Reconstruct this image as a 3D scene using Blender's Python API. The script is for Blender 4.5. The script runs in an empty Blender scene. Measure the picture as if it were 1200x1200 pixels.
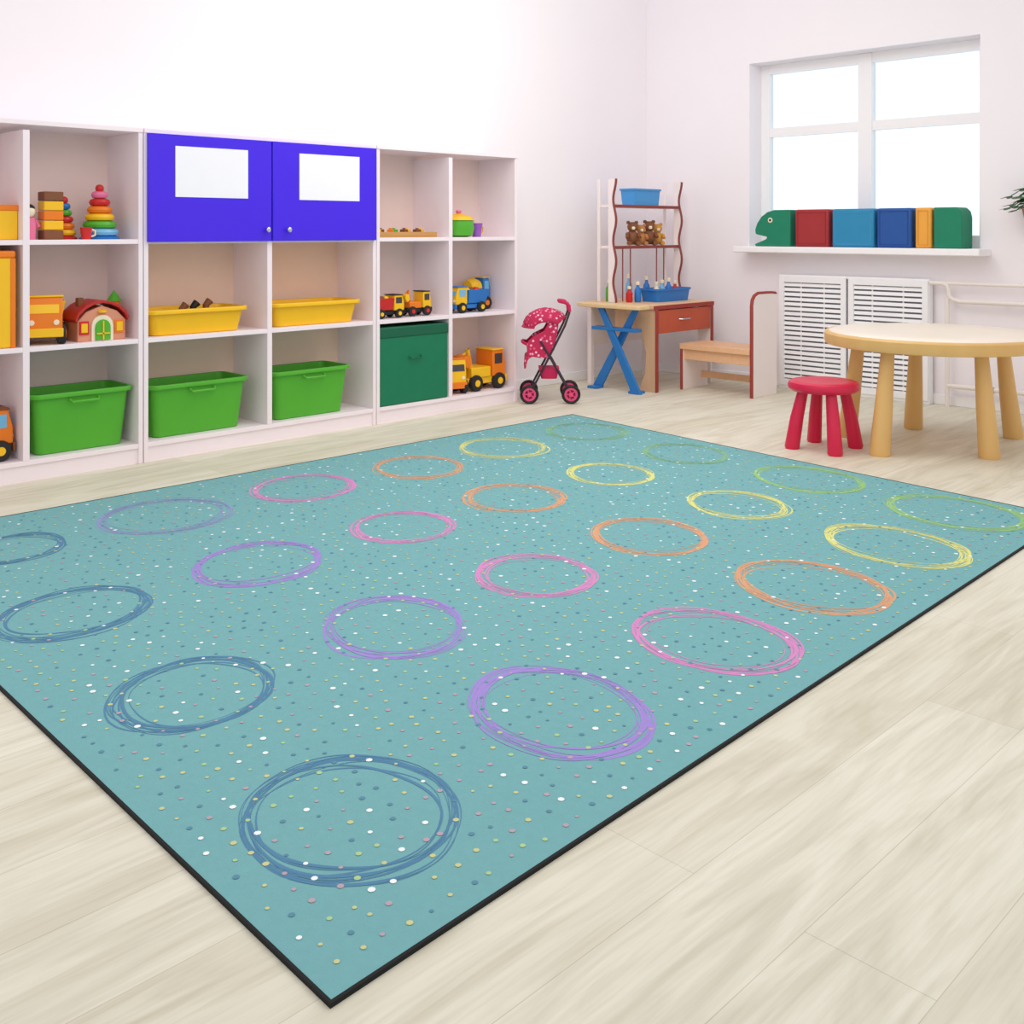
import bpy, math, random
from mathutils import Vector, Matrix
random.seed(7)
S = bpy.context.scene
R2 = math.sqrt(2)
F = 1226.0; HZ = 270.0
def P(D, L, z=0.0):
    return ((D+L)/R2, (D-L)/R2, z)
def floor_pt(px, py):
    D = F/(py-HZ); return P(D, (px-600)/F*D)
# ------------------------------------------------------------ materials
def lin(c):
    o = []
    for x in c:
        x = x/255.0
        o.append(x/12.92 if x <= 0.04045 else ((x+0.055)/1.055)**2.4)
    return (o[0], o[1], o[2], 1.0)
_M = {}
def mat(name, rgb, rough=0.5, var=0.05, scale=12.0, bump=0.0, metal=0.0, spec=0.4):
    if name in _M: return _M[name]
    m = bpy.data.materials.new(name); m.use_nodes = True
    nt = m.node_tree; b = nt.nodes['Principled BSDF']
    b.inputs['Roughness'].default_value = rough
    b.inputs['Metallic'].default_value = metal
    b.inputs['Specular IOR Level'].default_value = spec
    tc = nt.nodes.new('ShaderNodeTexCoord')
    n = nt.nodes.new('ShaderNodeTexNoise'); n.inputs['Scale'].default_value = scale
    n.inputs['Detail'].default_value = 4
    nt.links.new(tc.outputs['Object'], n.inputs['Vector'])
    mx = nt.nodes.new('ShaderNodeMix'); mx.data_type = 'RGBA'
    c = lin(rgb)
    mx.inputs['A'].default_value = tuple(v*(1-var) for v in c[:3])+(1,)
    mx.inputs['B'].default_value = tuple(min(1, v*(1+var)) for v in c[:3])+(1,)
    nt.links.new(n.outputs['Fac'], mx.inputs['Factor'])
    nt.links.new(mx.outputs['Result'], b.inputs['Base Color'])
    if bump > 0:
        bp = nt.nodes.new('ShaderNodeBump'); bp.inputs['Strength'].default_value = bump
        bp.inputs['Distance'].default_value = 0.002
        n2 = nt.nodes.new('ShaderNodeTexNoise'); n2.inputs['Scale'].default_value = 300
        nt.links.new(tc.outputs['Object'], n2.inputs['Vector'])
        nt.links.new(n2.outputs['Fac'], bp.inputs['Height'])
        nt.links.new(bp.outputs['Normal'], b.inputs['Normal'])
    _M[name] = m
    return m
def wood_mat(name, c1, c2, scale=(3, 30, 30), rough=0.45):
    if name in _M: return _M[name]
    m = bpy.data.materials.new(name); m.use_nodes = True
    nt = m.node_tree; b = nt.nodes['Principled BSDF']; b.inputs['Roughness'].default_value = rough
    tc = nt.nodes.new('ShaderNodeTexCoord'); mp = nt.nodes.new('ShaderNodeMapping')
    mp.inputs['Scale'].default_value = scale
    n = nt.nodes.new('ShaderNodeTexNoise'); n.inputs['Scale'].default_value = 1.5; n.inputs['Detail'].default_value = 6
    mx = nt.nodes.new('ShaderNodeMix'); mx.data_type = 'RGBA'
    mx.inputs['A'].default_value = lin(c1); mx.inputs['B'].default_value = lin(c2)
    nt.links.new(tc.outputs['Object'], mp.inputs['Vector']); nt.links.new(mp.outputs['Vector'], n.inputs['Vector'])
    nt.links.new(n.outputs['Fac'], mx.inputs['Factor']); nt.links.new(mx.outputs['Result'], b.inputs['Base Color'])
    _M[name] = m
    return m
def floor_mat():
    m = bpy.data.materials.new('plank_floor'); m.use_nodes = True
    nt = m.node_tree; b = nt.nodes['Principled BSDF']; b.inputs['Roughness'].default_value = 0.5
    b.inputs['Specular IOR Level'].default_value = 0.25
    L = nt.links.new
    tc = nt.nodes.new('ShaderNodeTexCoord')
    br = nt.nodes.new('ShaderNodeTexBrick'); br.offset = 0.37; br.squash = 1.0
    br.inputs['Scale'].default_value = 1.0
    br.inputs['Brick Width'].default_value = 1.35
    br.inputs['Row Height'].default_value = 0.19
    br.inputs['Mortar Size'].default_value = 0.0010
    br.inputs['Mortar Smooth'].default_value = 0.6
    br.inputs['Color1'].default_value = lin((234, 230, 214))
    br.inputs['Color2'].default_value = lin((224, 219, 200))
    br.inputs['Mortar'].default_value = lin((205, 199, 178))
    L(tc.outputs['Object'], br.inputs['Vector'])
    def grain(sc, nscale, dist, p0, p1, dark, det=9):
        mp = nt.nodes.new('ShaderNodeMapping'); mp.inputs['Scale'].default_value = sc
        n = nt.nodes.new('ShaderNodeTexNoise'); n.inputs['Scale'].default_value = nscale; n.inputs['Detail'].default_value = det
        n.inputs['Roughness'].default_value = .55; n.inputs['Distortion'].default_value = dist
        L(tc.outputs['Object'], mp.inputs['Vector']); L(mp.outputs['Vector'], n.inputs['Vector'])
        cr = nt.nodes.new('ShaderNodeValToRGB')
        cr.color_ramp.elements[0].position = p0; cr.color_ramp.elements[0].color = dark
        cr.color_ramp.elements[1].position = p1; cr.color_ramp.elements[1].color = (1, 1, 1, 1)
        L(n.outputs['Fac'], cr.inputs['Fac']); return cr
    c1 = grain((0.8, 5, 1), 1.9, 1.8, .34, .58, (0.78, 0.76, 0.70, 1), 5)
    c2 = grain((2.2, 50, 1), 2.0, .3, .36, .58, (0.84, 0.83, 0.79, 1))
    prev = br.outputs['Color']
    for c, f in ((c1, .7), (c2, .45)):
        mx = nt.nodes.new('ShaderNodeMix'); mx.data_type = 'RGBA'; mx.blend_type = 'MULTIPLY'
        mx.inputs['Factor'].default_value = f
        L(prev, mx.inputs['A']); L(c.outputs['Color'], mx.inputs['B']); prev = mx.outputs['Result']
    L(prev, b.inputs['Base Color'])
    return m
# ------------------------------------------------------------ geometry builder
class G:
    def __init__(s): s.v = []; s.f = []; s.mi = []
    def add(s, vs, fs, m=0):
        o = len(s.v); s.v += [tuple(v) for v in vs]
        for f in fs: s.f.append(tuple(i+o for i in f)); s.mi.append(m)
    def box(s, x0, x1, y0, y1, z0, z1, m=0):
        vs = [(x, y, z) for z in (z0, z1) for y in (y0, y1) for x in (x0, x1)]
        s.add(vs, [(0,2,3,1),(4,5,7,6),(0,1,5,4),(2,6,7,3),(0,4,6,2),(1,3,7,5)], m); return s
    def obox(s, c, sz, M, m=0):
        vs = [Vector(c)+M@Vector((x*sz[0]/2, y*sz[1]/2, z*sz[2]/2)) for z in (-1,1) for y in (-1,1) for x in (-1,1)]
        s.add(vs, [(0,2,3,1),(4,5,7,6),(0,1,5,4),(2,6,7,3),(0,4,6,2),(1,3,7,5)], m); return s
    def prism(s, poly, axis, a, b, m=0):
        n = len(poly)
        def mk(p, h):
            return {'x': (h, p[0], p[1]), 'y': (p[0], h, p[1]), 'z': (p[0], p[1], h)}[axis]
        vs = [mk(p, a) for p in poly]+[mk(p, b) for p in poly]
        fs = [tuple(range(n-1, -1, -1)), tuple(range(n, 2*n))]+[(i, (i+1) % n, (i+1) % n+n, i+n) for i in range(n)]
        s.add(vs, fs, m); return s
    def loft(s, loops, m=0, cap0=True, cap1=True):
        n = len(loops[0]); vs = [p for l in loops for p in l]; fs = []
        for k in range(len(loops)-1):
            for i in range(n):
                j = (i+1) % n
                fs.append((k*n+i, k*n+j, (k+1)*n+j, (k+1)*n+i))
        if cap0: fs.append(tuple(range(n-1, -1, -1)))
        if cap1: fs.append(tuple((len(loops)-1)*n+i for i in range(n)))
        s.add(vs, fs, m); return s
    def lathe(s, prof, c=(0,0,0), n=32, m=0, axis='z'):
        loops = []
        for r, z in prof:
            l = []
            for i in range(n):
                a = 2*math.pi*i/n; x, y = max(r, 1e-4)*math.cos(a), max(r, 1e-4)*math.sin(a)
                p = {'z': (x, y, z), 'y': (x, z, -y), 'x': (z, x, y)}[axis]
                l.append((c[0]+p[0], c[1]+p[1], c[2]+p[2]))
            loops.append(l)
        return s.loft(loops, m)
    def tube(s, pts, r, n=12, m=0):
        pts = [Vector(p) for p in pts]; k = len(pts)
        rs = r if isinstance(r, (list, tuple)) else [r]*k
        loops = []; ref = None
        for i in range(k):
            t = (pts[min(i+1, k-1)]-pts[max(i-1, 0)]).normalized()
            if ref is None:
                ref = Vector((0, 0, 1)) if abs(t.z) < 0.9 else Vector((1, 0, 0))
            u = (ref-t*ref.dot(t)).normalized(); ref = u; w = t.cross(u)
            loops.append([tuple(pts[i]+(u*math.cos(2*math.pi*j/n)+w*math.sin(2*math.pi*j/n))*rs[i]) for j in range(n)])
        return s.loft(loops, m)
    def ball(s, c, r, m=0, n=16, sc=(1,1,1)):
        loops = []
        for k in range(1, n//2):
            th = math.pi*k/(n//2)
            loops.append([(c[0]+r*sc[0]*math.sin(th)*math.cos(2*math.pi*j/n), c[1]+r*sc[1]*math.sin(th)*math.sin(2*math.pi*j/n), c[2]-r*sc[2]*math.cos(th)) for j in range(n)])
        return s.loft(loops, m)
    def obj(s, name, mats, parent=None, bevel=0.0, label=None, loc=None, smooth=True):
        me = bpy.data.meshes.new(name); me.from_pydata(s.v, [], s.f)
        for mm in (mats if isinstance(mats, (list, tuple)) else [mats]): me.materials.append(mm)
        for p, i in zip(me.polygons, s.mi): p.material_index = i
        me.validate(); me.update()
        import bmesh
        bm = bmesh.new(); bm.from_mesh(me); bmesh.ops.recalc_face_normals(bm, faces=bm.faces); bm.to_mesh(me); bm.free()
        if smooth:
            for p in me.polygons: p.use_smooth = True
            me.set_sharp_from_angle(angle=math.radians(35))
        o = bpy.data.objects.new(name, me); S.collection.objects.link(o)
        if parent is not None: o.parent = parent
        if loc: o.location = loc
        if bevel > 0:
            b = o.modifiers.new('bevel', 'BEVEL'); b.width = bevel; b.segments = 2; b.limit_method = 'ANGLE'
            b.angle_limit = math.radians(40)
        if label: o['label'] = label
        return o
def thing(name, label, cat, loc=(0,0,0), rz=0.0, group=None):
    e = bpy.data.objects.new(name, None); e.empty_display_size = 0.05
    S.collection.objects.link(e); e.location = loc; e.rotation_euler = (0, 0, rz)
    e['label'] = label; e['category'] = cat
    if group: e['group'] = group
    return e
def rrect(w, d, r, z, cx=0, cy=0, k=5):
    out = []
    for (sx, sy, a0) in ((1,1,0),(-1,1,90),(-1,-1,180),(1,-1,270)):
        for i in range(k+1):
            a = math.radians(a0+90*i/k)
            out.append((cx+sx*(w/2-r)+r*math.cos(a), cy+sy*(d/2-r)+r*math.sin(a), z))
    return out
# palette
WHITE = mat('white_laminate', (248, 236, 242), 0.45, 0.02)
INNER = mat('laminate_warm_cubby_light', (246, 216, 196), 0.55, 0.03)  # back panel: warm beige lighting inside the cubbies put into the colour
INNER2 = mat('laminate_pink_cubby_light', (242, 220, 214), 0.55, 0.03)  # same for the open units: pinkish cubby lighting painted into the panel colour
WALL = mat('wall_paint', (249, 243, 248), 0.85, 0.015, 3)
TRIM = mat('white_trim', (250, 248, 250), 0.4, 0.01)
BLACK = mat('black_plastic', (25, 25, 28), 0.5)
RUBBER = mat('dark_rubber', (40, 38, 38), 0.7)
GREENP = mat('green_plastic', (84, 176, 48), 0.35, 0.06)
DGREEN = mat('dark_green_fabric', (10, 120, 84), 0.6, 0.08, 20)
DGREEN2 = mat('deep_green_fabric', (8, 96, 68), 0.6, 0.08, 20)
YEL = mat('yellow_plastic', (250, 196, 30), 0.35, 0.05)
ORANGE = mat('orange_plastic', (240, 128, 26), 0.35, 0.05)
REDP = mat('red_plastic', (206, 40, 40), 0.35, 0.05)
BLUEP = mat('blue_plastic', (40, 120, 200), 0.35, 0.05)
SKY = mat('pale_blue_plastic', (120, 185, 225), 0.3, 0.05)
SMOKE = mat('smoked_plastic', (70, 66, 70), 0.25, 0.05)
PINKP = mat('pink_plastic', (232, 120, 160), 0.4, 0.05)
CREAM = mat('cream_plastic', (245, 232, 205), 0.5, 0.03)
BLUEDOOR = mat('violet_blue_lacquer', (68, 30, 232), 0.35, 0.03)
METAL = mat('brushed_metal', (205, 205, 210), 0.25, 0.03, metal=0.9)
PAPER = mat('white_paper', (246, 246, 255), 0.8, 0.02)
GRASS = mat('leaf_green', (40, 104, 48), 0.5, 0.2)
BROWN = mat('brown_toy', (130, 80, 50), 0.6, 0.1)
# ------------------------------------------------------------ room
XW, YW = 6.0, 4.63
def struct(o): o['kind'] = 'structure'; return o
o = G().box(-1.5, 6.3, -1.5, 4.9, -0.1, 0).obj('floor', floor_mat()); struct(o)
o = G().box(-1.5, 6.3, YW, YW+0.2, 0, 2.75).obj('wall_back', WALL); struct(o)
WY0, WY1, WZ0, WZ1 = 2.29, 3.78, 0.87, 2.1
g = G()
g.box(XW, XW+.25, -1.5, WY0, 0, 2.75); g.box(XW, XW+.25, WY1, YW, 0, 2.75)
g.box(XW, XW+.25, WY0, WY1, 0, WZ0); g.box(XW, XW+.25, WY0, WY1, WZ1, 2.75)
struct(g.obj('wall_window', WALL))
struct(G().box(XW-.17, XW+.15, WY0-.06, WY1+.02, WZ0-.012, WZ0+.028).obj('trim_1', TRIM, bevel=.006))
g = G(); fx0, fx1 = XW+.15, XW+.20
g.box(fx0-.004, fx1, WY0, WY0+.06, WZ0, WZ1); g.box(fx0-.004, fx1, WY1-.06, WY1, WZ0, WZ1)
g.box(fx0, fx1-.002, WY0+.06, WY1-.06, WZ0, WZ0+.1); g.box(fx0, fx1-.002, WY0+.06, WY1-.06, WZ1-.06, WZ1)
g.box(fx0-.008, fx1, 3.0, 3.09, WZ0+.002, WZ1-.002); g.box(fx0+.002, fx1-.004, WY0+.06, WY1-.06, 1.62, 1.68)
win = struct(g.obj('window_1', TRIM))
gm = bpy.data.materials.new('window_glass'); gm.use_nodes = True
nt = gm.node_tree; nt.nodes.clear()
out = nt.nodes.new('ShaderNodeOutputMaterial'); mxs = nt.nodes.new('ShaderNodeMixShader')
tr = nt.nodes.new('ShaderNodeBsdfTransparent'); gl = nt.nodes.new('ShaderNodeBsdfGlossy')
tr.inputs['Color'].default_value = (0.90, 0.97, 1.0, 1); gl.inputs['Roughness'].default_value = 0.05
mxs.inputs['Fac'].default_value = 0.05
nt.links.new(tr.outputs[0], mxs.inputs[1]); nt.links.new(gl.outputs[0], mxs.inputs[2]); nt.links.new(mxs.outputs[0], out.inputs[0])
G().box(fx0+.02, fx0+.026, WY0+.05, WY1-.05, WZ0+.09, WZ1-.05).obj('glass', gm, win)
struct(G().box(4.36, XW, YW-.012, YW, 0, .06).obj('baseboard_back', TRIM, bevel=.003))
struct(G().box(XW-.012, XW, -1.5, YW-.012, 0, .06).obj('baseboard_window', TRIM, bevel=.003))
# ------------------------------------------------------------ rug
q = [(0.785, 1.115), (3.935, 1.20), (4.23, 3.77), (0.86, 3.83)]
def bil(u, v):
    a = Vector(q[0]).lerp(Vector(q[1]), u); b = Vector(q[3]).lerp(Vector(q[2]), u); return a.lerp(b, v)
RT = 0.006
rugm = mat('teal_carpet', (121, 176, 180), 0.9, 0.06, 60, bump=0.5, spec=0.1)
cols = [rugm,
 mat('dot_white', (244, 250, 250), .9), mat('dot_sand', (206, 206, 146), .9), mat('dot_navy', (92, 142, 164), .9),
 mat('dot_rose', (186, 164, 176), .9), mat('dot_lime', (176, 208, 148), .9),
 mat('ring_blue', (84, 134, 168), .9), mat('ring_purple', (162, 140, 214), .9), mat('ring_pink', (216, 140, 196), .9),
 mat('ring_orange', (222, 162, 122), .9), mat('ring_yellow', (224, 224, 134), .9), mat('ring_green', (152, 200, 124), .9),
 mat('ring_faint_purple', (146, 152, 204), .9), mat('ring_faint_green', (138, 188, 140), .9)]
g = G()
e1, e2 = .0016, .002
pl = [tuple(bil(u, v)) for u, v in ((e1,e2),(1-e1,e2),(1-e1,1-e2),(e1,1-e2))]
g.prism(pl, 'z', 0.001, RT)
rings = [
 (11, [(688,507,47,17,.05),(803,533,50,19,.1),(947,563,61,20,.15),(1119,602,72,24,.2)]),
 (10, [(590,526,52,14,.05),(715,557,50,16,.05),(864,593,57,18,.15),(1049,641,76,27,.18)]),
 (9, [(491,549,54,16,.05),(603,585,60,21,.05),(760,630,68,25,.08),(950,688,86,31,.18)]),
 (8, [(356,573,60,18,.0),(473,619,61,22,.05),(627,676,70,28,.05),(838,752,94,39,.15)]),
 (7, [(195,606,73,25,-.05),(303,662,75,27,-.08),(463,735,86,39,.10),(655,834,105,55,.18)]),
 (6, [(14,645,57,25,-.05),(86,720,82,33,-.15),(225,814,93,47,-.04),(413,957,134,74,.08)])]
rr = random.Random(11)
for ci, lst in rings:
    for idx, (px, py, hw, hh, sl) in enumerate(lst):
        D0 = F/(py-HZ); L0 = (px-600)/F*D0
        A = hw/F*D0*.955; B = hh*D0*D0/F*.96; B = max(min(B, A*1.12), A*.98)
        faint = (ci == 7 and idx == 0) or (ci == 11 and idx < 2)
        c_ = {7: 12, 11: 13}.get(ci) if faint else ci
        ns = 11
        for k in range(ns):
            stray = k in (2, 6, 9)
            ol, od = rr.uniform(-.007, .007), rr.uniform(-.007, .007)
            fa = 1+rr.uniform(-.085, .04); fb = 1+rr.uniform(-.085, .04); rot = rr.uniform(-.1, .1)
            if stray: ol *= 2.0; od *= 2.0; fb = rr.uniform(.8, .92); fa = rr.uniform(.9, .98)
            w = rr.uniform(.0012, .0034)
            if faint: w *= .7
            tilt = rr.uniform(-.12, .12)
            z = RT+.0003+k*.00004; n = 80; ph = rr.uniform(0, 6); vs = []
            for i in range(n):
                a = 2*math.pi*i/n
                wob = .005*math.sin(2*a+ph)+.0025*math.sin(5*a+ph)
                ww = w*(.75+.45*math.sin(a*2+ph))
                for s_ in (-1, 1):
                    l = (A*fa+wob+s_*ww)*math.cos(a); d = (B*fb+wob+s_*ww)*math.sin(a) - (sl+tilt)*B*math.cos(a)
                    vs.append(P(D0+od+d, L0+ol+l, z))
            g.add(vs, [(2*i, 2*i+1, (2*i+3) % (2*n), (2*i+2) % (2*n)) for i in range(n)], c_)
nu, nv = 74, 60
for i in range(nu):
    for j in range(nv):
        if rr.random() < .06: continue
        u = (i+.5+.25*(j % 2)+rr.uniform(-.2, .2))/nu; v = (j+.5+rr.uniform(-.2, .2))/nv
        u = .008+.984*min(u, 1); v = .01+.98*v
        c = bil(u, v); r = rr.uniform(.0034, .0058); m = rr.choices([1,2,3,4,5], [2,3,3,3,2.2])[0]
        if m == 1: r *= 1.2
        g.add([(c.x+r*math.cos(k*math.pi/4), c.y+r*math.sin(k*math.pi/4), RT+.0009) for k in range(8)], [tuple(range(8))], m)
rug = g.obj('area_rug', cols, smooth=False)
rug['label'] = 'teal area rug with scribbled pastel rings and confetti dots'
rug['category'] = 'rug'
g = G()
for a, b in ((0,1),(1,2),(2,3),(3,0)):
    cuv = [(0,0),(1,0),(1,1),(0,1)]; iuv = [(e1,e2),(1-e1,e2),(1-e1,1-e2),(e1,1-e2)]
    p0, p1, p2, p3 = bil(*cuv[a]), bil(*cuv[b]), bil(*iuv[b]), bil(*iuv[a])
    g.prism([tuple(p0), tuple(p1), tuple(p2), tuple(p3)], 'z', 0.0, RT+.0008)
g.obj('binding', mat('black_binding', (18, 20, 22), .8), rug, label='black stitched edge binding', smooth=False)
# ------------------------------------------------------------ shelving
YF, YB = 4.30, 4.62; T = .02
ZB, ZM, ZU, ZT = .085, .535, .962, 1.42
def shelf_unit(x0, x1, xd, label, inner, doors=False):
    e = thing('cube_shelf', label, 'shelf', ((x0+x1)/2, YF, 0), group='cube shelving units along the wall')
    cx = (x0+x1)/2; a, b, d = x0-cx, x1-cx, xd-cx; D = YB-YF
    G().box(a, a+T, 0, D, 0, ZT).obj('side_panel', WHITE, e, .0015)
    G().box(b-T, b, 0, D, 0, ZT).obj('side_panel', WHITE, e, .0015)
    G().box(d-.013, d+.013, .001, D-.01, ZB, ZT-T).obj('divider', WHITE, e, .0015)
    for z in (ZB, ZM, ZU):
        G().box(a+T, b-T, .002, D-.01, z-T, z).obj('shelf_board', WHITE, e, .0015)
    G().box(a-.0, b+.0, -.004, D, ZT, ZT+T).obj('top_board', WHITE, e, .0015)
    G().box(a+T, b-T, .01, .03, 0, ZB-T).obj('plinth', WHITE, e)
    G().box(a+T, b-T, D-.01, D, ZB, ZT).obj('back_panel', inner, e)
    if doors:
        for (u, v, kx, pa, pb) in ((a+.012, d-.004, 2.652, 2.196, 2.555), (d+.004, b-.012, 2.767, 2.834, 3.19)):
            dr = G().box(u, v, -.02, -.001, ZU-.012, ZT).obj('door', BLUEDOOR, e, .002, label='glossy violet-blue door')
            G().lathe([(.004, -.0), (.005, -.012), (.011, -.016), (.012, -.024), (.007, -.028)], (kx-cx, -.02, 1.003), 20, axis='y').obj('knob', METAL, dr, label='round metal knob')
            G().box(pa-cx, pb-cx, -.0215, -.0202, 1.147, 1.37).obj('paper_sheet', PAPER, dr, label='white paper sheet')
    return e
shelf_unit(1.08, 2.058, 1.574, 'white open cube shelf with toys and a green bin', INNER2)
shelf_unit(2.062, 3.312, 2.684, 'white cube shelf with violet-blue doors above yellow trays', INNER, True)
shelf_unit(3.316, 4.345, 3.826, 'white open cube shelf with toy trucks and green box', INNER2)
# bins
def bin_(name, label, x0, x1, y0, dep, z, h, m, taper, group, lab_cat='storage bin', r=.03):
    w = x1-x0; e = thing(name, label, lab_cat, ((x0+x1)/2, y0+dep/2, z), group=group)
    wb, db = w-2*taper-.03, dep-2*taper-.03; wt, dt = w-.03, dep-.03; t = .004
    def lw(k): return (wb+(wt-wb)*k, db+(dt-db)*k)
    L = [rrect(wb-.01, db-.01, r, 0)]+[rrect(*lw(k), r, .004+(h-.004)*k) for k in (0, .5, 1)]
    L += [rrect(wt-2*t, dt-2*t, r, h), rrect(wb-2*t, db-2*t, r, .006)]
    G().loft(L, cap1=True).obj('body', m, e)
    rh = .018
    g = G().loft([rrect(wt, dt, r, h-rh), rrect(w-.003, dep-.003, r+.008, h-rh), rrect(w, dep, r+.008, h-.004), rrect(w-.004, dep-.004, r+.008, h),
        rrect(wt-2*t, dt-2*t, r, h), rrect(wt-2*t, dt-2*t, r, h-rh)], cap0=False, cap1=False)
    g.obj('rim', m, e)
    return e, w, dep
def green_bin(x0, x1, z, h):
    e, w, d = bin_('storage_bin', 'green plastic storage bin with a rim, on the bottom shelf', x0, x1, YF+.02, .26, z, h, GREENP, .022, 'green plastic storage bins')
    G().tube([(-.06, -d/2+.008, h-.03), (-.055, -d/2-.008, h-.04), (.055, -d/2-.008, h-.04), (.06, -d/2+.008, h-.03)], .006, 8).obj('handle', GREENP, e)
green_bin(1.600, 2.032, ZB, .25)
green_bin(2.105, 2.595, ZB, .235)
green_bin(2.72, 3.18, ZB, .235)
def tray(x0, x1, z, h):
    return bin_('storage_tray', 'shallow yellow plastic tray on the middle shelf', x0, x1, YF+.01, .26, z, h, YEL, .02, 'yellow plastic trays')[0]
tray(2.09, 2.585, ZM, .115); tray(2.712, 3.235, ZM, .115)
for i, (x, m, r) in enumerate(((2.31, BROWN, .028), (2.365, BLACK, .03), (2.43, BROWN, .026))):
    e = thing('toy_ball', 'small dark brown toy piled inside a yellow tray', 'toy', (x, YF+.14, ZM+.006), group='small toys in the yellow tray')
    G().ball((0, 0, r), r, 0).obj('ball_body', m, e)
    G().lathe([(r*1.02, r*1.0-.004), (r*1.04, r), (r*1.02, r*1.0+.004)], n=20).obj('band', ORANGE, e)
    G().tube([(0, 0, 2*r-.003), (0, 0, .1+.006*i), (.02, 0, .12+.006*i)], [.012, .016, .020], 8).obj('handle', m, e)
e = thing('storage_cube', 'dark green fabric storage box filling a cubby', 'storage box', (3.572, YF+.145, ZB))
G().box(-.235, .235, -.14, .14, 0, .36).obj('body', DGREEN, e, .008)
G().box(-.239, .239, -.144, .144, .352, .41).obj('lid', DGREEN2, e, .008)
G().tube([(-.04, -.145, .25), (-.035, -.155, .235), (.035, -.155, .235), (.04, -.145, .25)], .004, 8).obj('handle', DGREEN2, e)
e = thing('storage_box', 'yellow storage box with orange edges in a cubby', 'storage box', (1.375, YF+.15, ZM))
G().box(-.16, .16, -.13, .13, 0, .36).obj('body', YEL, e, .008)
G().box(-.165, .165, -.135, .135, .355, .385).obj('lid', ORANGE, e, .008)
G().box(-.165, -.145, -.134, -.128, 0, .355).obj('edge_strip', ORANGE, e, .003)
G().box(.145, .165, -.134, -.128, 0, .355).obj('edge_strip', ORANGE, e, .003)
# toy vehicles
def toy_truck(loc, rz, L, H, W, cabm, bedm, chm, hubm, label, kind='dump', winm=SKY):
    e = thing('toy_truck', label, 'toy truck', loc, rz, group='toy trucks on the shelves')
    r = H*.2
    G().box(-L*.48, L*.48, -W*.34, W*.34, r*.8, r*1.6).obj('chassis', chm, e, .003)
    for sx in (-.3, .3):
        for sy in (-1, 1):
            g = G().lathe([(r*.5, -W*.1), (r*.92, -W*.1), (r, -W*.06), (r, W*.06), (r*.92, W*.1), (r*.5, W*.1)], (L*sx, sy*W*.4, r), 20, 0, 'y')
            g.lathe([(.001, -W*.115), (r*.42, -W*.115), (r*.45, W*.115), (.001, W*.115)], (L*sx, sy*W*.4, r), 16, 1, 'y')
            g.obj('wheel', [RUBBER, hubm], e)
    z0 = r*1.6; c0, c1 = L*.14, L*.48
    cab = G().prism([(c0, z0), (c1, z0), (c1, z0+(H-z0)*.45), (c1-L*.07, H*.97), (c0, H*.97)], 'y', -W*.42, W*.42).obj('cab', cabm, e, .005)
    zz = z0+(H-z0)*.45
    for s_ in (-1, 1): G().box(c0+L*.05, c1-L*.09, s_*W*.42-.0015, s_*W*.42+.0015, zz, H*.88).obj('cab_window', winm, cab)
    ws = G(); ws.add([(c1+.0012, -W*.34, zz+.004), (c1+.0012, W*.34, zz+.004), (c1-L*.06, W*.34, H*.9), (c1-L*.06, -W*.34, H*.9), (c1-.003, -W*.34, zz+.004), (c1-.003, W*.34, zz+.004), (c1-L*.06-.006, W*.34, H*.9), (c1-L*.06-.006, -W*.34, H*.9)], [(0,1,2,3),(7,6,5,4),(0,4,5,1),(3,2,6,7),(0,3,7,4),(1,5,6,2)])
    ws.obj('windscreen', winm, cab)
    G().box(c1-.002, c1+L*.03, -W*.44, W*.44, r*.8, r*1.7).obj('bumper', chm, e, .003)
    G().box(c0-.004, c1-L*.05, -W*.45, W*.45, H*.965, H).obj('roof', chm, cab, .003)
    for s_ in (-1, 1): G().lathe([(.001, 0), (W*.07, 0), (W*.06, .004), (.001, .005)], (c1, s_*W*.28, z0+(H-z0)*.2), 14, 0, 'x').obj('headlight', CREAM, cab)
    if kind == 'dump':
        g = G(); bz = z0+.004; bh = H*.86
        lo = [(-L*.44, -W*.38, bz), (L*.1, -W*.38, bz), (L*.1, W*.38, bz), (-L*.44, W*.38, bz)]
        hi = [(-L*.52, -W*.5, bh), (L*.12, -W*.5, bh), (L*.12, W*.5, bh), (-L*.52, W*.5, bh)]
        hi2 = [(-L*.50, -W*.46, bh), (L*.10, -W*.46, bh), (L*.10, W*.46, bh), (-L*.50, W*.46, bh)]
        lo2 = [(-L*.42, -W*.35, bz+.01), (L*.08, -W*.35, bz+.01), (L*.08, W*.35, bz+.01), (-L*.42, W*.35, bz+.01)]
        g.loft([lo, hi, hi2, lo2]).obj('dump_bed', bedm, e, .003)
        for i, x in enumerate((-.30, -.14, 0)):
            b = G().ball((L*x, 0, bh*.92), W*.2, 0, 12); b.obj('cargo', (REDP, BROWN, YEL)[i], e)
    elif kind == 'mixer':
        G().lathe([(.02, -L*.3), (H*.22, -L*.26), (H*.3, -L*.05), (H*.24, L*.2), (H*.1, L*.32), (H*.12, L*.34)], (-L*.16, 0, H*.68), 20, 0, 'x').obj('drum', bedm, e)
    else:
        G().box(-L*.4, L*.1, -W*.4, W*.4, z0, z0+H*.26).obj('engine_hood', bedm, e, .005)
        G().tube([(-L*.2, 0, z0+H*.15), (-L*.30, 0, H*1.02), (-L*.42, 0, H*.86)], H*.05, 8).obj('arm', bedm, e)
        G().prism([(-L*.52, H*.86), (-L*.38, H*.90), (-L*.34, H*.66), (-L*.46, H*.56), (-L*.54, H*.70)], 'y', -W*.3, W*.3).obj('bucket', cabm, e, .003)
    return e
toy_truck((1.41, YF+.12, ZB), 0, .28, .21, .15, ORANGE, YEL, BROWN, YEL, 'orange and yellow toy dump truck on the bottom shelf')
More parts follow.
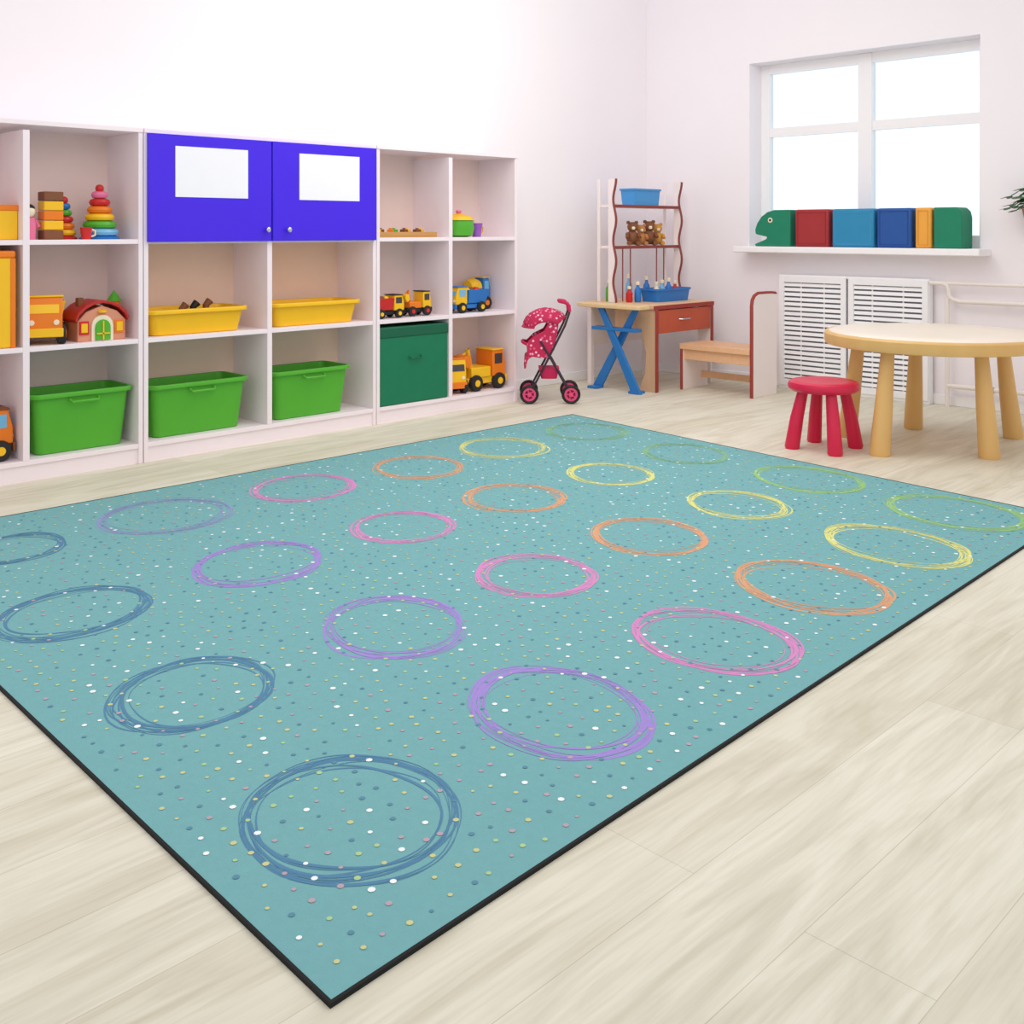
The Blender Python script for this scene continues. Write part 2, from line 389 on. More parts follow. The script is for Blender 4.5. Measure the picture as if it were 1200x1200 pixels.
toy_truck((1.69, YF+.13, ZM), -math.pi/2-.35, .22, .20, .165, ORANGE, YEL, YEL, ORANGE, 'chunky orange and yellow toy truck facing out of its cubby', 'dump', YEL)
toy_truck((3.45, YF+.10, ZM), 0, .20, .125, .10, YEL, REDP, BLACK, YEL, 'small yellow and red toy dump truck', 'dump', SMOKE)
toy_truck((3.67, YF+.12, ZM), 0, .17, .135, .10, YEL, ORANGE, BLACK, REDP, 'small yellow toy digger with black wheels', 'digger', SMOKE)
toy_truck((4.03, YF+.10, ZM), math.pi, .25, .15, .12, YEL, BLUEP, BLUEP, YEL, 'blue and yellow toy dump truck')
toy_truck((4.22, YF+.22, ZM), 0, .17, .19, .09, BLUEP, YEL, YEL, ORANGE, 'small blue toy truck with a yellow drum', 'mixer')
toy_truck((4.15, YF+.12, ZB), 0, .30, .23, .17, ORANGE, YEL, YEL, YEL, 'large yellow and orange toy truck on the bottom shelf', 'digger', SMOKE)
toy_truck((3.93, YF+.12, ZB), -math.pi/2-.3, .18, .20, .14, YEL, ORANGE, ORANGE, ORANGE, 'yellow toy truck with dark wheels facing outward', 'dump', SMOKE)
# toy barn
e = thing('toy_barn', 'toy house with red roof, orange turret and green door', 'toy house', (1.90, YF+.12, ZM))
e.scale = (.93, 1, .95)
G().prism([(-.11, 0), (.11, 0), (.11, .09), (.07, .13), (0, .155), (-.07, .13), (-.11, .09)], 'y', -.07, .07).obj('house_body', mat('barn_wall', (220, 150, 120), .5), e, .003)
arc = [(-.118, .085), (-.105, .115), (-.075, .143), (-.04, .160), (0, .167), (.04, .160), (.075, .143), (.105, .115), (.118, .085)]; arc2 = [(x*1.06, z+.013) for x, z in reversed(arc)]
G().prism(arc+arc2, 'y', -.08, .08).obj('roof', mat('barn_roof', (186, 44, 40), .5), e, .002)
G().prism([(-.05, 0), (.05, 0)]+[(.05*math.cos(a*math.pi/8), .065+.05*math.sin(a*math.pi/8)) for a in range(9)], 'y', -.078, -.069).obj('door_arch', CREAM, e, .002)
dr = G().prism([(-.035, .004), (.035, .004)]+[(.035*math.cos(a*math.pi/8), .06+.035*math.sin(a*math.pi/8)) for a in range(9)], 'y', -.084, -.076).obj('door', GREENP, e, .002)
G().box(-.03, .03, -.088, -.082, .03, .036).box(-.003, .003, -.088, -.082, .006, .088).obj('door_brace', YEL, dr)
for xx, m_ in ((-.104, REDP), (.058, ORANGE)):
    wo = G().box(xx, xx+.044, -.075, -.069, .03, .09).obj('window_shutter', m_, e, .002)
    G().box(xx+.008, xx+.036, -.0775, -.0745, .040, .080).obj('pane', YEL, wo)
G().lathe([(.02, 0), (.02, .008), (.012, .012)], (0, -.072, .125), 16, axis='z').obj('ornament', YEL, e)
tu = G().lathe([(.026, 0), (.026, .17)], (.10, .02, 0), 16).obj('turret', ORANGE, e)
G().lathe([(.034, .168), (.002, .215)], (.10, .02, 0), 16).obj('turret_roof', GREENP, tu)
G().box(-.085, -.06, -.02, .01, .12, .19).obj('chimney', BROWN, e, .002)
# stacking rings
def ring_stack(loc, cols_, r0, h, label):
    e = thing('ring_stacker', label, 'stacking toy', loc)
    G().lathe([(r0*1.05, 0), (r0*1.08, .006), (r0*.9, .014)], n=28).obj('base', cols_[0], e)
    z = .014
    for i, m in enumerate(cols_[1:]):
        r = r0*(1-.11*i); k = h/2
        G().lathe([(r*.4, z), (r-k, z), (r-.3*k, z+.3*k), (r, z+k), (r-.3*k, z+1.7*k), (r-k, z+h), (r*.4, z+h)], n=28).obj('ring', m, e)
        z += h
    G().ball((0, 0, z+.012), .018, 0).obj('finial', REDP, e)
ring_stack((1.925, YF+.13, ZU), [BLUEP, SKY, GREENP, YEL, ORANGE, REDP, PINKP], .078, .032, 'stacking ring toy with rainbow rings and red knob')
ring_stack((1.80, YF+.20, ZU), [REDP, YEL, ORANGE, REDP, GREENP, BLUEP], .05, .028, 'small stacking ring toy in warm colours')
e = thing('block_tower', 'yellow and orange block tower with dark base', 'toy blocks', (1.715, YF+.12, ZU))
for i, m in enumerate((BROWN, YEL, ORANGE, YEL, BROWN)):
    G().box(-.04, .04, -.035, .035, i*.04, i*.04+.038).obj('block', m, e, .004)
e = thing('toy_robot', 'small pink and dark toy figure with round head', 'toy', (1.625, YF+.12, ZU))
G().loft([rrect(.05, .04, .01, 0), rrect(.055, .045, .012, .06), rrect(.045, .04, .012, .09)]).obj('body', PINKP, e)
G().ball((0, 0, .115), .027).obj('head', CREAM, e)
G().ball((0, .004, .127), .027, sc=(1, 1, .75)).obj('hair', BLACK, e)
G().tube([(-.028, 0, .08), (-.04, -.01, .05)], .008, 8).obj('arm', PINKP, e); G().tube([(.028, 0, .08), (.04, -.01, .05)], .008, 8).obj('arm', PINKP, e)
e = thing('toy_cup', 'small red and white toy cup', 'toy cup', (1.835, YF+.055, ZU))
G().lathe([(.018, 0), (.024, .05), (.021, .05), (.016, .006)], n=20).obj('cup_body', REDP, e)
G().tube([(.022, 0, .012), (.038, 0, .018), (.038, 0, .036), (.024, 0, .042)], .004, 8).obj('handle', CREAM, e)
e = thing('toy_box', 'orange and yellow toy box on the upper shelf', 'toy box', (1.50, YF+.12, ZU))
G().box(-.06, .06, -.07, .07, 0, .12).obj('body', YEL, e, .005); G().box(-.063, .063, -.073, .073, .115, .14).obj('lid', ORANGE, e, .005)
# wooden tray
e = thing('wooden_tray', 'flat wooden tray on the upper shelf', 'tray', (3.56, YF+.13, ZU))
WOODT = wood_mat('honey_wood', (205, 160, 95), (180, 130, 70))
G().box(-.2, .2, -.09, .09, 0, .008).obj('base', WOODT, e)
for bx in ((-.2, .2, -.09, -.08), (-.2, .2, .08, .09), (-.2, -.19, -.08, .08), (.19, .2, -.08, .08)):
    G().box(*bx, .008, .03).obj('edge', WOODT, e, .002)
for i in range(8):
    cm = (YEL, BROWN, ORANGE, GREENP, BROWN, YEL, BROWN, YEL)[i]
    b = thing('toy_block', 'small wooden toy block lying in a tray', 'toy block', (3.40+i*.046, YF+.11+.03*(i % 2), ZU+.008), .4*(i % 3), group='toy blocks in the wooden tray')
    G().box(-.017, .017, -.017, .017, 0, .036).obj('block_body', cm, b, .003)
    G().lathe([(.009, .036), (.009, .042), (.007, .043)], n=12).obj('stud', cm, b)
# toy pot
e = thing('toy_pot', 'green toy cooking pot with yellow and pink parts', 'toy pot', (3.99, YF+.12, ZU))
G().lathe([(.05, 0), (.08, .01), (.09, .05), (.085, .09), (.09, .095), (.08, .095), (.078, .06), (.04, .01)], n=28).obj('pot_body', GREENP, e)
G().lathe([(.088, .096), (.075, .115), (.03, .13), (.012, .133)], n=28).obj('lid', YEL, e)
G().lathe([(.01, .133), (.018, .145), (.01, .155)], n=16).obj('knob', PINKP, e)
for s_ in (-1, 1): G().tube([(s_*.085, 0, .06), (s_*.115, 0, .065), (s_*.115, 0, .085), (s_*.085, 0, .085)], .006, 8).obj('handle', PINKP, e)
e = thing('toy_cup', 'purple toy cup stacked beside a pot', 'toy cup', (4.14, YF+.13, ZU))
G().lathe([(.025, 0), (.035, .08), (.031, .08), (.022, .006)], n=20).obj('cup_body', mat('purple_plastic', (150, 90, 190), .4), e)
G().tube([(.03, 0, .02), (.052, 0, .028), (.052, 0, .055), (.034, 0, .062)], .005, 8).obj('handle', YEL, e)
# ------------------------------------------------------------ doll stroller
FAB = bpy.data.materials.new('patterned_pink_fabric'); FAB.use_nodes = True
nt = FAB.node_tree; b = nt.nodes['Principled BSDF']; b.inputs['Roughness'].default_value = .8
tc = nt.nodes.new('ShaderNodeTexCoord'); vo = nt.nodes.new('ShaderNodeTexVoronoi'); vo.inputs['Scale'].default_value = 42
cr = nt.nodes.new('ShaderNodeValToRGB'); cr.color_ramp.interpolation = 'CONSTANT'
cr.color_ramp.elements[0].color = lin((248, 218, 228)); cr.color_ramp.elements[1].position = .22; cr.color_ramp.elements[1].color = lin((226, 96, 140))
e3 = cr.color_ramp.elements.new(.36); e3.color = lin((198, 36, 84))
nt.links.new(tc.outputs['Object'], vo.inputs['Vector']); nt.links.new(vo.outputs['Distance'], cr.inputs['Fac']); nt.links.new(cr.outputs['Color'], b.inputs['Base Color'])
MAG = mat('magenta_fabric', (205, 36, 92), .7); FRAME = mat('dark_frame_paint', (60, 45, 60), .4)
sx, sy, _ = P(6.13, .215)
e = thing('doll_stroller', 'magenta patterned doll stroller with dark frame and pink wheels', 'doll stroller', (sx, sy, 0), math.radians(135))
for s_ in (-1, 1):
    g = G()
    g.tube([(.115, s_*.085, .05), (.0, s_*.095, .27), (-.09, s_*.095, .45), (-.115, s_*.09, .52), (-.12, s_*.085, .545)], .0065, 8)
    g.obj('frame_tube', FRAME, e)
    G().tube([(-.125, s_*.085, .05), (-.02, s_*.095, .24), (.05, s_*.095, .36)], .0065, 8).obj('frame_tube', FRAME, e)
G().tube([(-.118, -.085, .53), (-.115, -.085, .565), (-.095, -.085, .582), (-.07, -.07, .587), (-.06, -.045, .588), (-.06, .045, .588), (-.07, .07, .587), (-.095, .085, .582), (-.115, .085, .565), (-.118, .085, .53)], .010, 8).obj('handle', MAG, e)
G().tube([(-.125, -.1, .05), (-.125, .1, .05)], .005, 8).obj('axle', FRAME, e)
G().tube([(.115, -.1, .05), (.115, .1, .05)], .005, 8).obj('axle', FRAME, e)
for wx in (-.125, .115):
    for s_ in (-1, 1):
        r = .055
        g = G(); loops = []
        for i in range(25):
            a = 2*math.pi*i/24
            loops.append([(wx+(r-.009+.009*math.cos(b_*math.pi/4))*math.cos(a), s_*.105+.013*math.sin(b_*math.pi/4), r+(r-.009+.009*math.cos(b_*math.pi/4))*math.sin(a)) for b_ in range(8)])
        g.loft(loops, 0, False, False)
        g.lathe([(.026, -.006), (.040, -.006), (.040, .006), (.026, .006), (.026, -.006)], (wx, s_*.105, r), 20, 1, 'y')
        for k in range(5):
            a = 2*math.pi*k/5
            g.tube([(wx, s_*.105, r), (wx+.03*math.cos(a), s_*.105, r+.03*math.sin(a))], .005, 6, 1)
        g.lathe([(.001, -.014), (.013, -.014), (.013, .014), (.001, .014)], (wx, s_*.105, r), 12, 1, 'y')
        g.obj('wheel', [BLACK, mat('wheel_pink', (225, 80, 130), .4)], e)
seatp = [(-.06, .51), (-.05, .42), (-.03, .33), (.0, .275), (.05, .262), (.10, .27), (.125, .25), (.135, .20), (.145, .20), (.14, .27), (.11, .292), (.05, .285), (.015, .30), (-.012, .34), (-.032, .425), (-.042, .51)]
G().prism(seatp, 'y', -.088, .088).obj('seat', FAB, e, .004)
for s_ in (-1, 1):
    G().prism([(-.055, .47), (-.03, .31), (.01, .262), (.125, .272), (.13, .35), (.09, .39), (.03, .42), (-.01, .49)], 'y', s_*.089-.003, s_*.089+.003).obj('side_panel', FAB, e, .002)
G().tube([(.125, -.09, .34), (.15, -.06, .35), (.155, 0, .352), (.15, .06, .35), (.125, .09, .34)], .009, 8).obj('grab_bar', MAG, e)
vs = []; nk, nj = 10, 12
for i in range(nk+1):
    a = math.radians(2+i*14.5)
    for j in range(nj+1):
        b_ = math.pi*j/nj
        vs.append((.015+.14*math.cos(a)*(.5+.5*math.sin(b_)), -.100*math.cos(b_), .435+.115*math.sin(a)*(.3+.7*math.sin(b_))))
fs = [(k*(nj+1)+i, k*(nj+1)+i+1, (k+1)*(nj+1)+i+1, (k+1)*(nj+1)+i) for k in range(nk) for i in range(nj)]
g = G(); g.add(vs, fs); co = g.obj('canopy', FAB, e); sm = co.modifiers.new('s', 'SOLIDIFY'); sm.thickness = .004
G().tube(vs[:nj+1], .005, 6).obj('canopy_trim', MAG, e)
G().loft([rrect(.09, .14, .02, .14, 0, 0), rrect(.12, .16, .02, .20, 0, 0)]).obj('basket', MAG, e)
# ------------------------------------------------------------ toy ironing board (blue legs)
DWOOD = wood_mat('desk_wood', (238, 200, 158), (222, 176, 132), (3, 25, 25))
REDW = mat('red_brown_wood', (190, 84, 54), .45, .1); REDE = mat('red_edge', (158, 56, 48), .5, .05)
PWH = mat('panel_white', (246, 234, 232), .5, .02); BLEG = mat('blue_paint', (38, 122, 196), .4, .05)
e = thing('toy_ironing_board', 'toy ironing board with pale wood top and blue crossed legs', 'ironing board', (5.075, 3.93, 0))
bt = [(-.05, 0), (.05, 0), (.065, .03), (.065, .42), (.045, .51), (0, .55), (-.045, .51), (-.065, .42), (-.065, .03)]
G().prism(bt, 'z', .515, .54).obj('board_top', wood_mat('pale_yellow_wood', (236, 210, 160), (224, 190, 136)), e, .005)
def xleg(x, y0, y1, z1, t):
    d = Vector((0, y1-y0, z1)).normalized(); hw = t/2/max(abs(d.z), .2)
    G().prism([(y0-hw*1.25, 0), (y0+hw*1.25, 0), (y1+hw*.8, z1), (y1-hw*.8, z1)], 'x', x-.010, x+.010).obj('leg', BLEG, e, .003)
xleg(-.022, .045, .33, .515, .050); xleg(.022, .40, .085, .515, .050)
G().box(-.04, .04, .03, .10, .0, .016).obj('foot', BLEG, e, .003); G().box(-.04, .04, .36, .43, .0, .016).obj('foot', BLEG, e, .003)
G().box(-.035, .035, .05, .40, .375, .395).obj('crossbar', BLEG, e, .003)
# ------------------------------------------------------------ play desk with hutch
dx0, dx1, dy0, dy1, dz = 5.165, 5.80, 3.93, 4.50, .54
e = thing('play_desk', 'wooden play desk with wavy red-edged hutch shelves and a drawer', 'desk', (dx0, dy0, 0))
W_, Dp = dx1-dx0, dy1-dy0
G().prism([(0, .0), (W_, 0), (W_, Dp), (0, Dp)], 'z', dz-.028, dz).obj('desk_top', DWOOD, e, .004)
G().box(-.004, W_+.004, -.006, 0, dz-.03, dz-.006).obj('edge_band', REDE, e)
pp = [(.0, 0), (.0, dz-.029), (.26, dz-.029), (.12, dz-.16), (.07, dz-.3), (.08, .12), (.13, .0)]
G().prism(pp, 'x', .012, .03).obj('side_panel', wood_mat('panel_wood', (222, 184, 150), (206, 164, 126), (25, 25, 3)), e, .002)
G().box(.008, .034, -.010, .0, 0, dz-.029).obj('panel_edge', REDE, e, .003)
G().box(W_-.03, W_-.012, .0, .10, 0, dz-.029).obj('side_panel', PWH, e, .002)
G().box(W_-.034, W_-.008, -.010, .0, 0.25, dz-.029).obj('panel_edge', REDE, e, .003)
G().box(.03, W_-.03, Dp-.03, Dp-.012, .25, dz-.029).obj('back_panel', PWH, e)
for xx in (.02, W_-.04): G().box(xx, xx+.03, Dp-.045, Dp-.012, 0, dz-.029).obj('rear_leg', PWH, e, .002)
dr = G().box(.04, W_-.036, .0, .018, dz-.18, dz-.035).obj('drawer', REDW, e, .003, label='red-brown wooden drawer front')
G().box(.05, W_-.05, .018, .35, dz-.17, dz-.045).obj('drawer_box', DWOOD, dr)
G().tube([(.26, .0, dz-.10), (.27, -.018, dz-.10), (.35, -.018, dz-.10), (.36, .0, dz-.10)], .005, 8).obj('handle', METAL, dr)
hx0, hx1, hy0, hy1 = .0, .72, .31, .46
HD = mat('hutch_edge_paint', (140, 62, 54), .5, .05)
for xx in (hx0, hx1-.016):
    fr, bk = [], []
    for k in range(37):
        z = dz+k/36*.79
        wv = .012*(1-math.cos((z-dz)*2*math.pi/.263))
        fr.append((hy0+wv, z)); bk.append((hy0+.055, z))
    G().prism(fr+bk[::-1], 'x', xx, xx+.016).obj('hutch_side', PWH, e)
    G().tube([(xx+.008, p[0]-.003, p[1]) for p in fr], .0085, 6).obj('hutch_edge', HD, e)
    G().box(xx+.002, xx+.014, hy1-.02, hy1, dz, dz+.79).obj('hutch_rear_post', PWH, e, .002)
for z in (.90, 1.165):
    G().box(hx0+.016, hx1-.016, hy0+.02, hy1, z-.018, z).obj('hutch_shelf', PWH, e, .002)
    G().box(hx0+.016, hx1-.016, hy0+.008, hy0+.02, z-.019, z+.001).obj('hutch_edge', HD, e, .002)
for xx in (.14, .22, .50, .58):
    G().tube([(xx, hy0+.05, dz), (xx, hy0+.05, .882)], .004, 8).obj('spindle', HD, e)
def crate(cx, cy, z, w, d, h, m, label):
    k = thing('toy_crate', label, 'toy crate', (cx, cy, z), group='blue toy crates on the desk')
    t = .006
    G().loft([rrect(w*.9, d*.9, .015, 0), rrect(w, d, .02, h), rrect(w-2*t, d-2*t, .018, h), rrect(w*.9-2*t, d*.9-2*t, .013, t)]).obj('body', m, k)
    g = G().loft([rrect(w, d, .02, h-.012), rrect(w+.012, d+.012, .022, h-.012), rrect(w+.012, d+.012, .022, h), rrect(w-2*t, d-2*t, .018, h)], cap0=False, cap1=False)
    g.obj('rim', m, k)
    return k
crate(5.55, 4.13, dz, .36, .15, .085, BLUEP, 'bright blue plastic crate on the desk')
crate(5.53, 4.32, 1.165, .30, .12, .11, mat('mid_blue_plastic', (70, 150, 215), .4), 'light blue plastic crate on the hutch top')
for i, (x, y, m, hgt) in enumerate(((5.26, 4.20, REDP, .10), (5.31, 4.17, BLUEP, .13), (5.24, 4.35, GREENP, .14), (5.42, 4.33, SKY, .17), (5.62, 4.34, BLUEP, .15), (5.50, 4.12, SKY, .13), (5.57, 4.12, BLUEP, .14), (5.64, 4.12, REDP, .12), (5.44, 4.12, CREAM, .12))):
    inb = y < 4.14
    b = thing('toy_bottle', 'small coloured toy bottle in the blue crate' if inb else 'small coloured toy bottle on the desk', 'toy bottle', (x, y, dz+(.006 if inb else 0)), group='toy bottles on the desk')
    G().lathe([(.018, 0), (.022, .01), (.022, hgt*.6), (.01, hgt*.75), (.01, hgt*.85)], n=16).obj('bottle_body', m, b)
    G().lathe([(.012, hgt*.85), (.013, hgt), (.009, hgt+.003)], n=12).obj('cap', CREAM, b)
for i, (x, m, sc) in enumerate(((5.43, BROWN, 1.25), (5.52, mat('tan_plush', (190, 130, 80), .9), 1.1), (5.61, BROWN, 1.3), (5.70, mat('gold_plush', (205, 150, 70), .9), 1.15))):
    b = thing('teddy_bear', 'small brown plush toy sitting on a hutch shelf', 'plush toy', (x, 4.31, .90), -math.pi/2-.7, group='plush toys on the hutch shelf')
    b.scale = (sc,)*3
    G().ball((0, 0, .042), .034, sc=(.9, .95, 1.2)).obj('body', m, b)
    h_ = G().ball((0.004, 0, .098), .028).obj('head', m, b)
    for s_ in (-1, 1): G().ball((0, s_*.022, .122), .010, n=10).obj('ear', m, h_)
    G().ball((.03, 0, .092), .010, n=10).obj('muzzle', CREAM, h_)
    for s_ in (-1, 1):
        G().tube([(.012, s_*.028, .062), (.035, s_*.034, .042)], [.011, .009], 8).obj('arm', m, b)
        G().tube([(.01, s_*.02, .014), (.05, s_*.024, .013)], [.013, .012], 8).obj('leg', m, b)
# ------------------------------------------------------------ bench
PEACH = wood_mat('bench_peach_wood', (240, 196, 156), (226, 174, 130), (3, 25, 25))
e = thing('play_bench', 'low wooden bench with a tall white red-edged end panel', 'bench', (5.41, 3.385, 0))
pan = [(0, 0), (.0, .55), (.008, .585), (.03, .61), (.065, .622), (.11, .622), (.16, .622), (.22, .620), (.27, .615), (.27, 0)]
G().prism(pan, 'y', 0, .018).obj('end_panel', PWH, e, .002)
G().tube([(x, .009, z) for x, z in pan[:9]], .0105, 6).obj('panel_edge', REDE, e)
G().box(-.01, .27, .018, .525, .255, .29).obj('seat', PEACH, e, .003)
G().box(.01, .026, .018, .52, .19, .255).obj('apron', PEACH, e, .002)
G().box(.20, .216, .018, .52, .06, .10).obj('stretcher', PEACH, e, .002)
G().box(.0, .27, .505, .523, 0, .255).obj('leg_panel', PWH, e, .002)
G().tube([(-.002, .514, 0), (-.002, .514, .255)], .0095, 6).obj('panel_edge', REDE, e)
# ------------------------------------------------------------ radiator cover
e = thing('radiator_cover', 'white slatted radiator cover standing below the windowsill', 'radiator cover', (5.93, 3.52, 0))
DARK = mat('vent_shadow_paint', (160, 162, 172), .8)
RW = mat('radiator_white', (248, 248, 251), .45, .01)
G().box(0, .055, -.97, 0, 0.0, .03).box(0, .055, -.97, 0, .705, .72).box(0.006, .055, -.012, 0, .03, .705).box(0.006, .055, -.97, -.958, .03, .705).obj('cover_frame', RW, e, .002)
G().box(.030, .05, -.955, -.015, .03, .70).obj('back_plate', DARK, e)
for (a, b) in ((-.462, -.004), (-.966, -.476)):
    g = G(); fr = .035
    g.box(-.008, .012, a, a+fr, .02, .712); g.box(-.008, .012, b-fr, b, .02, .712)
    g.box(-.008, .012, a+fr, b-fr, .02, .06); g.box(-.008, .012, a+fr, b-fr, .672, .712)
    p = g.obj('grille_panel', RW, e, .002)
    g = G(); n = 20
    for i in range(n):
        z = .06+(i+.5)*(.612/n)
        M = Matrix.Rotation(math.radians(18), 3, 'Y')
        g.obox((.004, (a+b)/2, z), (.004, b-a-2*fr, .0205), M)
    for yv in (a+.15, b-.15): g.box(.004, .010, yv-.004, yv+.004, .06, .672)
    g.obj('slats', RW, p)
# pipes
e = thing('heating_pipe', 'white heating pipe running along the wall beside the radiator', 'pipe', (5.94, 2.5, 0))
PIPE = mat('pipe_cream', (240, 232, 226), .4, .02)
G().tube([(0, .05, .70), (0, -.02, .70), (0, -.05, .69), (0, -.06, .66), (0, -.06, .63), (0, -.08, .61), (0, -.12, .60), (0, -1.2, .60)], .013, 12).obj('pipe', PIPE, e)
G().tube([(0, -.02, .70), (0, -.30, .70), (0, -1.2, .70)], .010, 12).obj('pipe', PIPE, e)
G().tube([(0, -.05, .62), (0, -.05, .0)], .013, 12).obj('pipe', PIPE, e)
G().tube([(0, -.05, .12), (0, -1.2, .12)], .013, 12).obj('pipe', PIPE, e)
for yv in (-.35, -.9):
    G().tube([(.0, yv, .60), (.058, yv, .60)], .007, 8).obj('bracket', PIPE, e)
    G().lathe([(.016, -.02), (.018, -.015), (.018, .015), (.016, .02)], (0, yv+.06, .12), 12, axis='y').obj('coupling', METAL, e)
# ------------------------------------------------------------ blocks on sill
SZ = WZ0+.028
grp = 'coloured play blocks on the windowsill'
def fblock(y0, y1, m, seam, label, poly=None, face=None):
    cy = (y0+y1)/2; hw = (y0-y1)/2-.004; h = .232
    e = thing('play_block', label, 'toy block', (5.945, cy, SZ), group=grp)
    if poly is None:
        G().box(-.075, .075, -hw, hw, 0, h).obj('block_body', m, e, .012)
        t = .0025; i = .018
        G().box(-.077, -.0745, -hw+i, hw-i, i, i+t).box(-.077, -.0745, -hw+i, hw-i, h-i-t, h-i).box(-.077, -.0745, -hw+i, -hw+i+t, i, h-i).box(-.077, -.0745, hw-i-t, hw-i, i, h-i).obj('seam', seam, e)
    else:
        G().prism([(a*hw, b*h) for a, b in poly], 'x', -.075, .075).obj('block_body', m, e, .006)
    if face:
        for (fy, fz, r, mm, nm, dpt) in face:
            G().lathe([(.0005, -.078-dpt), (r, -.078-dpt), (r, -.074), (.0005, -.074)], (0, fy*hw, fz*h), 20, 0, 'x').obj(nm, mm, e)
    return e
GB = mat('block_green', (22, 130, 98), .6, .1); RB = mat('block_red', (166, 46, 50), .6, .08); TB = mat('block_cyan', (42, 138, 184), .6, .08)
NB = mat('block_blue', (34, 84, 160), .6, .08); OB = mat('block_orange', (238, 168, 66), .6, .08)
head = [(-1, 0), (.95, 0), (1, .06), (.35, .20), (.30, .26), (.95, .34), (.98, .46), (.86, .64), (.62, .82), (.3, .94), (-.1, 1), (-1, 1)]
fblock(3.665, 3.40, GB, None, 'green block shaped like an animal head with open mouth', head, [(.1, .72, .016, CREAM, 'eye', 0), (.1, .72, .008, BLACK, 'pupil', .002)])
fblock(3.375, 3.14, RB, mat('seam_red', (140, 36, 42), .7), 'dark red square block on the windowsill')
fblock(3.125, 2.85, TB, mat('seam_cyan', (80, 165, 205), .7), 'wide cyan blue block on the windowsill')
fblock(2.84, 2.624, NB, mat('seam_blue', (28, 66, 130), .7), 'deep blue square block on the windowsill')
fblock(2.61, 2.508, OB, mat('seam_orange', (210, 140, 50), .7), 'narrow orange block on the windowsill')
tail = [(-1, 0), (1, 0), (1, 1), (-.6, 1), (-.9, .9), (-1, .75)]
fblock(2.502, 2.335, GB, None, 'green block with a rounded corner on the windowsill', tail)
# ------------------------------------------------------------ table & stool
TTOP = wood_mat('table_top_cream', (250, 240, 226), (244, 230, 210), (4, 4, 4), .35)
TRIMW = wood_mat('table_yellow_wood', (234, 192, 124), (222, 176, 106), (8, 8, 3), .4)
tx, ty, _ = P(4.92, 1.985)
e = thing('kids_table', 'round pale wooden children table with chunky tapered legs', 'table', (tx, ty, 0))
def dl(dD, dL, z): return ((dD+dL)/R2, (dD-dL)/R2, z)
R = .495; TH = .032
G().lathe([(R-.02, .428+TH), (R-.004, .432+TH), (R, .442+TH), (R, .480+TH), (R-.006, .488+TH), (R-.02, .4895+TH)], n=96).obj('table_rim', TRIMW, e)
G().lathe([(R-.04, .484+TH), (R-.022, .4895+TH), (R-.03, .4925+TH), (.3, .4930+TH), (.001, .4930+TH)], n=96).obj('table_top', TTOP, e)
for (dD, dL) in ((-.27, -.35), (-.33, .11), (.16, -.36), (.36, .04), (.12, .43)):
    top = dl(dD*.86, dL*.86, .430+TH)
    G().tube([dl(dD, dL, 0), dl(dD, dL, .01), dl(dD*.93, dL*.93, .22), top], [.042, .046, .039, .029], 24).obj('leg', TRIMW, e)
RST = mat('raspberry_plastic', (216, 32, 74), .35, .04)
sx, sy, _ = P(4.80, 1.43)
e = thing('kids_stool', 'small raspberry red plastic children stool beside the table', 'stool', (sx, sy, 0))
G().lathe([(.10, .262), (.145, .266), (.158, .278), (.160, .292), (.154, .306), (.140, .312), (.10, .309), (.001, .307)], n=64).obj('seat', RST, e)
for (dD, dL) in ((-.155, .005), (0, -.145), (0.01, .15), (.15, 0)):
    G().tube([dl(dD, dL, 0), dl(dD, dL, .008), dl(dD*.85, dL*.85, .14), dl(dD*.65, dL*.65, .268)], [.030, .034, .030, .024], 20).obj('leg', RST, e)
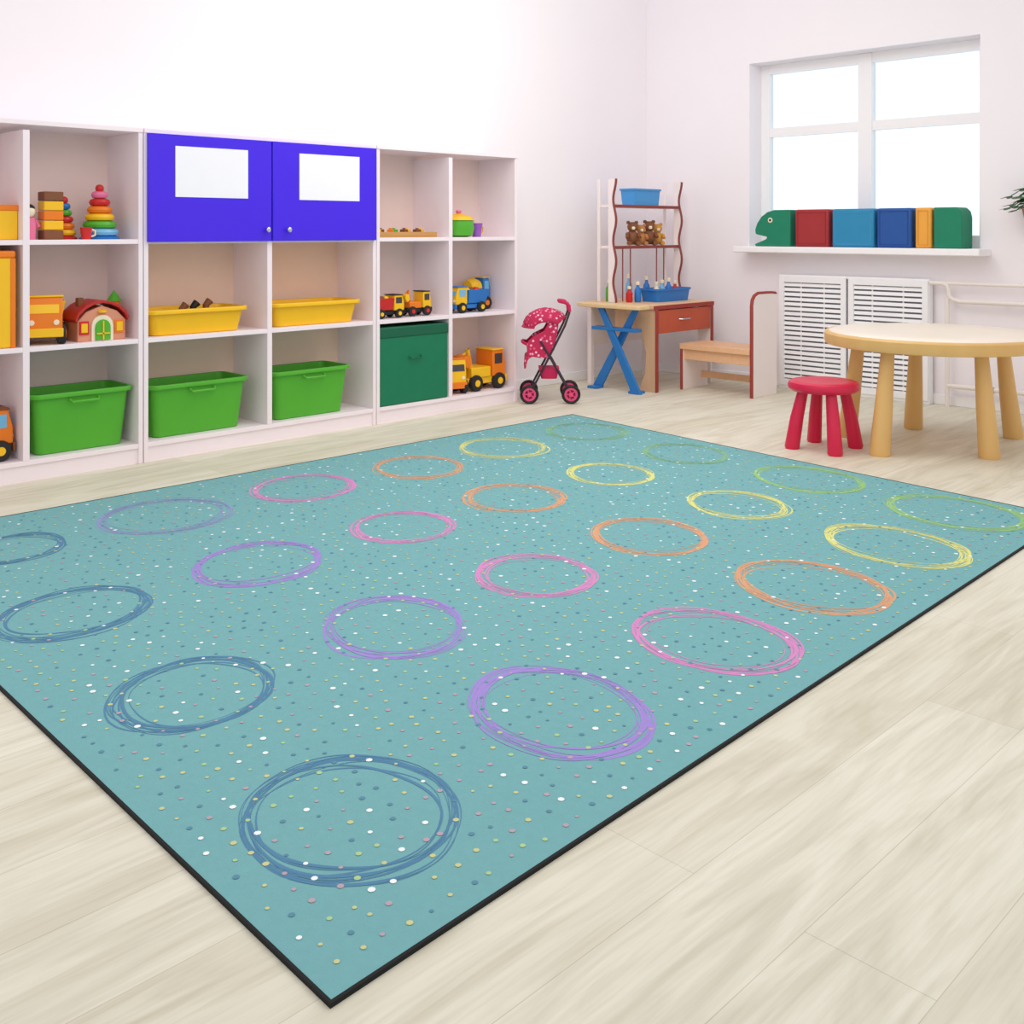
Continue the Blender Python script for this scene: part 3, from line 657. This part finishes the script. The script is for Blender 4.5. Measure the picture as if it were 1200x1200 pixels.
# ------------------------------------------------------------ wall plant
e = thing('potted_plant', 'leafy green plant in a pot on a small wall bracket', 'plant', (5.86, 1.94, 1.0))
G().lathe([(.05, 0), (.075, .11), (.08, .115), (.07, .115), (.066, .09)], n=24).obj('pot', mat('terracotta', (190, 110, 80), .7), e)
G().box(-.08, .14, -.03, .03, -.016, 0).box(.125, .14, -.03, .03, -.10, 0).obj('bracket', TRIM, e, .002)
pr = random.Random(5); g = G(); st = G()
for k in range(26):
    a = 2*math.pi*k/26+pr.uniform(-.1, .1); ro = pr.uniform(.09, .15); up = pr.uniform(.0, .10)
    ex, ey = ro*math.cos(a), ro*math.sin(a)
    ex = min(ex, .09)
    pts = [(0, 0, .09), (ex*.5, ey*.5, .15+up), (ex, ey, .11+up)]
    st.tube(pts, .003, 5)
    for q_ in pts[1:]:
        for s_ in (-.8, 0, .8):
            c = Vector(q_); d = Vector((math.cos(a+s_), math.sin(a+s_), -.25)).normalized(); w = d.cross(Vector((0, 0, 1))).normalized()
            l = .065
            if c.x+d.x*l > .13: continue
            g.add([c, c+d*l*.35+w*.018, c+d*l*.75+w*.012, c+d*l, c+d*l*.75-w*.012, c+d*l*.35-w*.018], [(0, 1, 2, 3, 4, 5)])
g.obj('leaves', GRASS, e); st.obj('stems', GRASS, e)
# ------------------------------------------------------------ camera
cam = bpy.data.cameras.new('camera'); co = bpy.data.objects.new('camera', cam); S.collection.objects.link(co)
co.location = (0, 0, 1.0); co.rotation_euler = (math.radians(90), 0, math.radians(-45))
cam.sensor_width = 36; cam.lens = 36*F/1200; cam.shift_y = -(600-HZ)/1200; cam.clip_start = .05
S.camera = co
# ------------------------------------------------------------ light: overcast daylight, brighter on the window side
w = bpy.data.worlds.new('world'); S.world = w; w.use_nodes = True
nt = w.node_tree; bg = nt.nodes['Background']; bg.inputs['Color'].default_value = (1.0, .985, .985, 1)
tc = nt.nodes.new('ShaderNodeTexCoord'); sp = nt.nodes.new('ShaderNodeSeparateXYZ'); mr = nt.nodes.new('ShaderNodeMapRange')
mr.interpolation_type = 'SMOOTHSTEP'
mr.inputs['From Min'].default_value = .35; mr.inputs['From Max'].default_value = .8
mr.inputs['To Min'].default_value = .84; mr.inputs['To Max'].default_value = 1.35
nt.links.new(tc.outputs['Generated'], sp.inputs[0]); nt.links.new(sp.outputs['X'], mr.inputs['Value']); nt.links.new(mr.outputs['Result'], bg.inputs['Strength'])
def area(loc, tgt, size, e_, col=(1,1,1)):
    l = bpy.data.lights.new('area', 'AREA'); l.size = size; l.energy = e_; l.color = col
    o = bpy.data.objects.new('ceiling_light', l); S.collection.objects.link(o); o.location = loc
    o.rotation_euler = (Vector(tgt)-Vector(loc)).to_track_quat('-Z', 'Y').to_euler()
area((3.6, 3.0, 2.7), (4.0, 3.6, 0), 1.6, 26, (1, .95, .90))
area((1.6, 1.4, 2.5), (3.0, 4.5, .5), 1.4, 16, (1, .93, .88))
S.view_settings.view_transform = 'Standard'
S.view_settings.look = 'None'
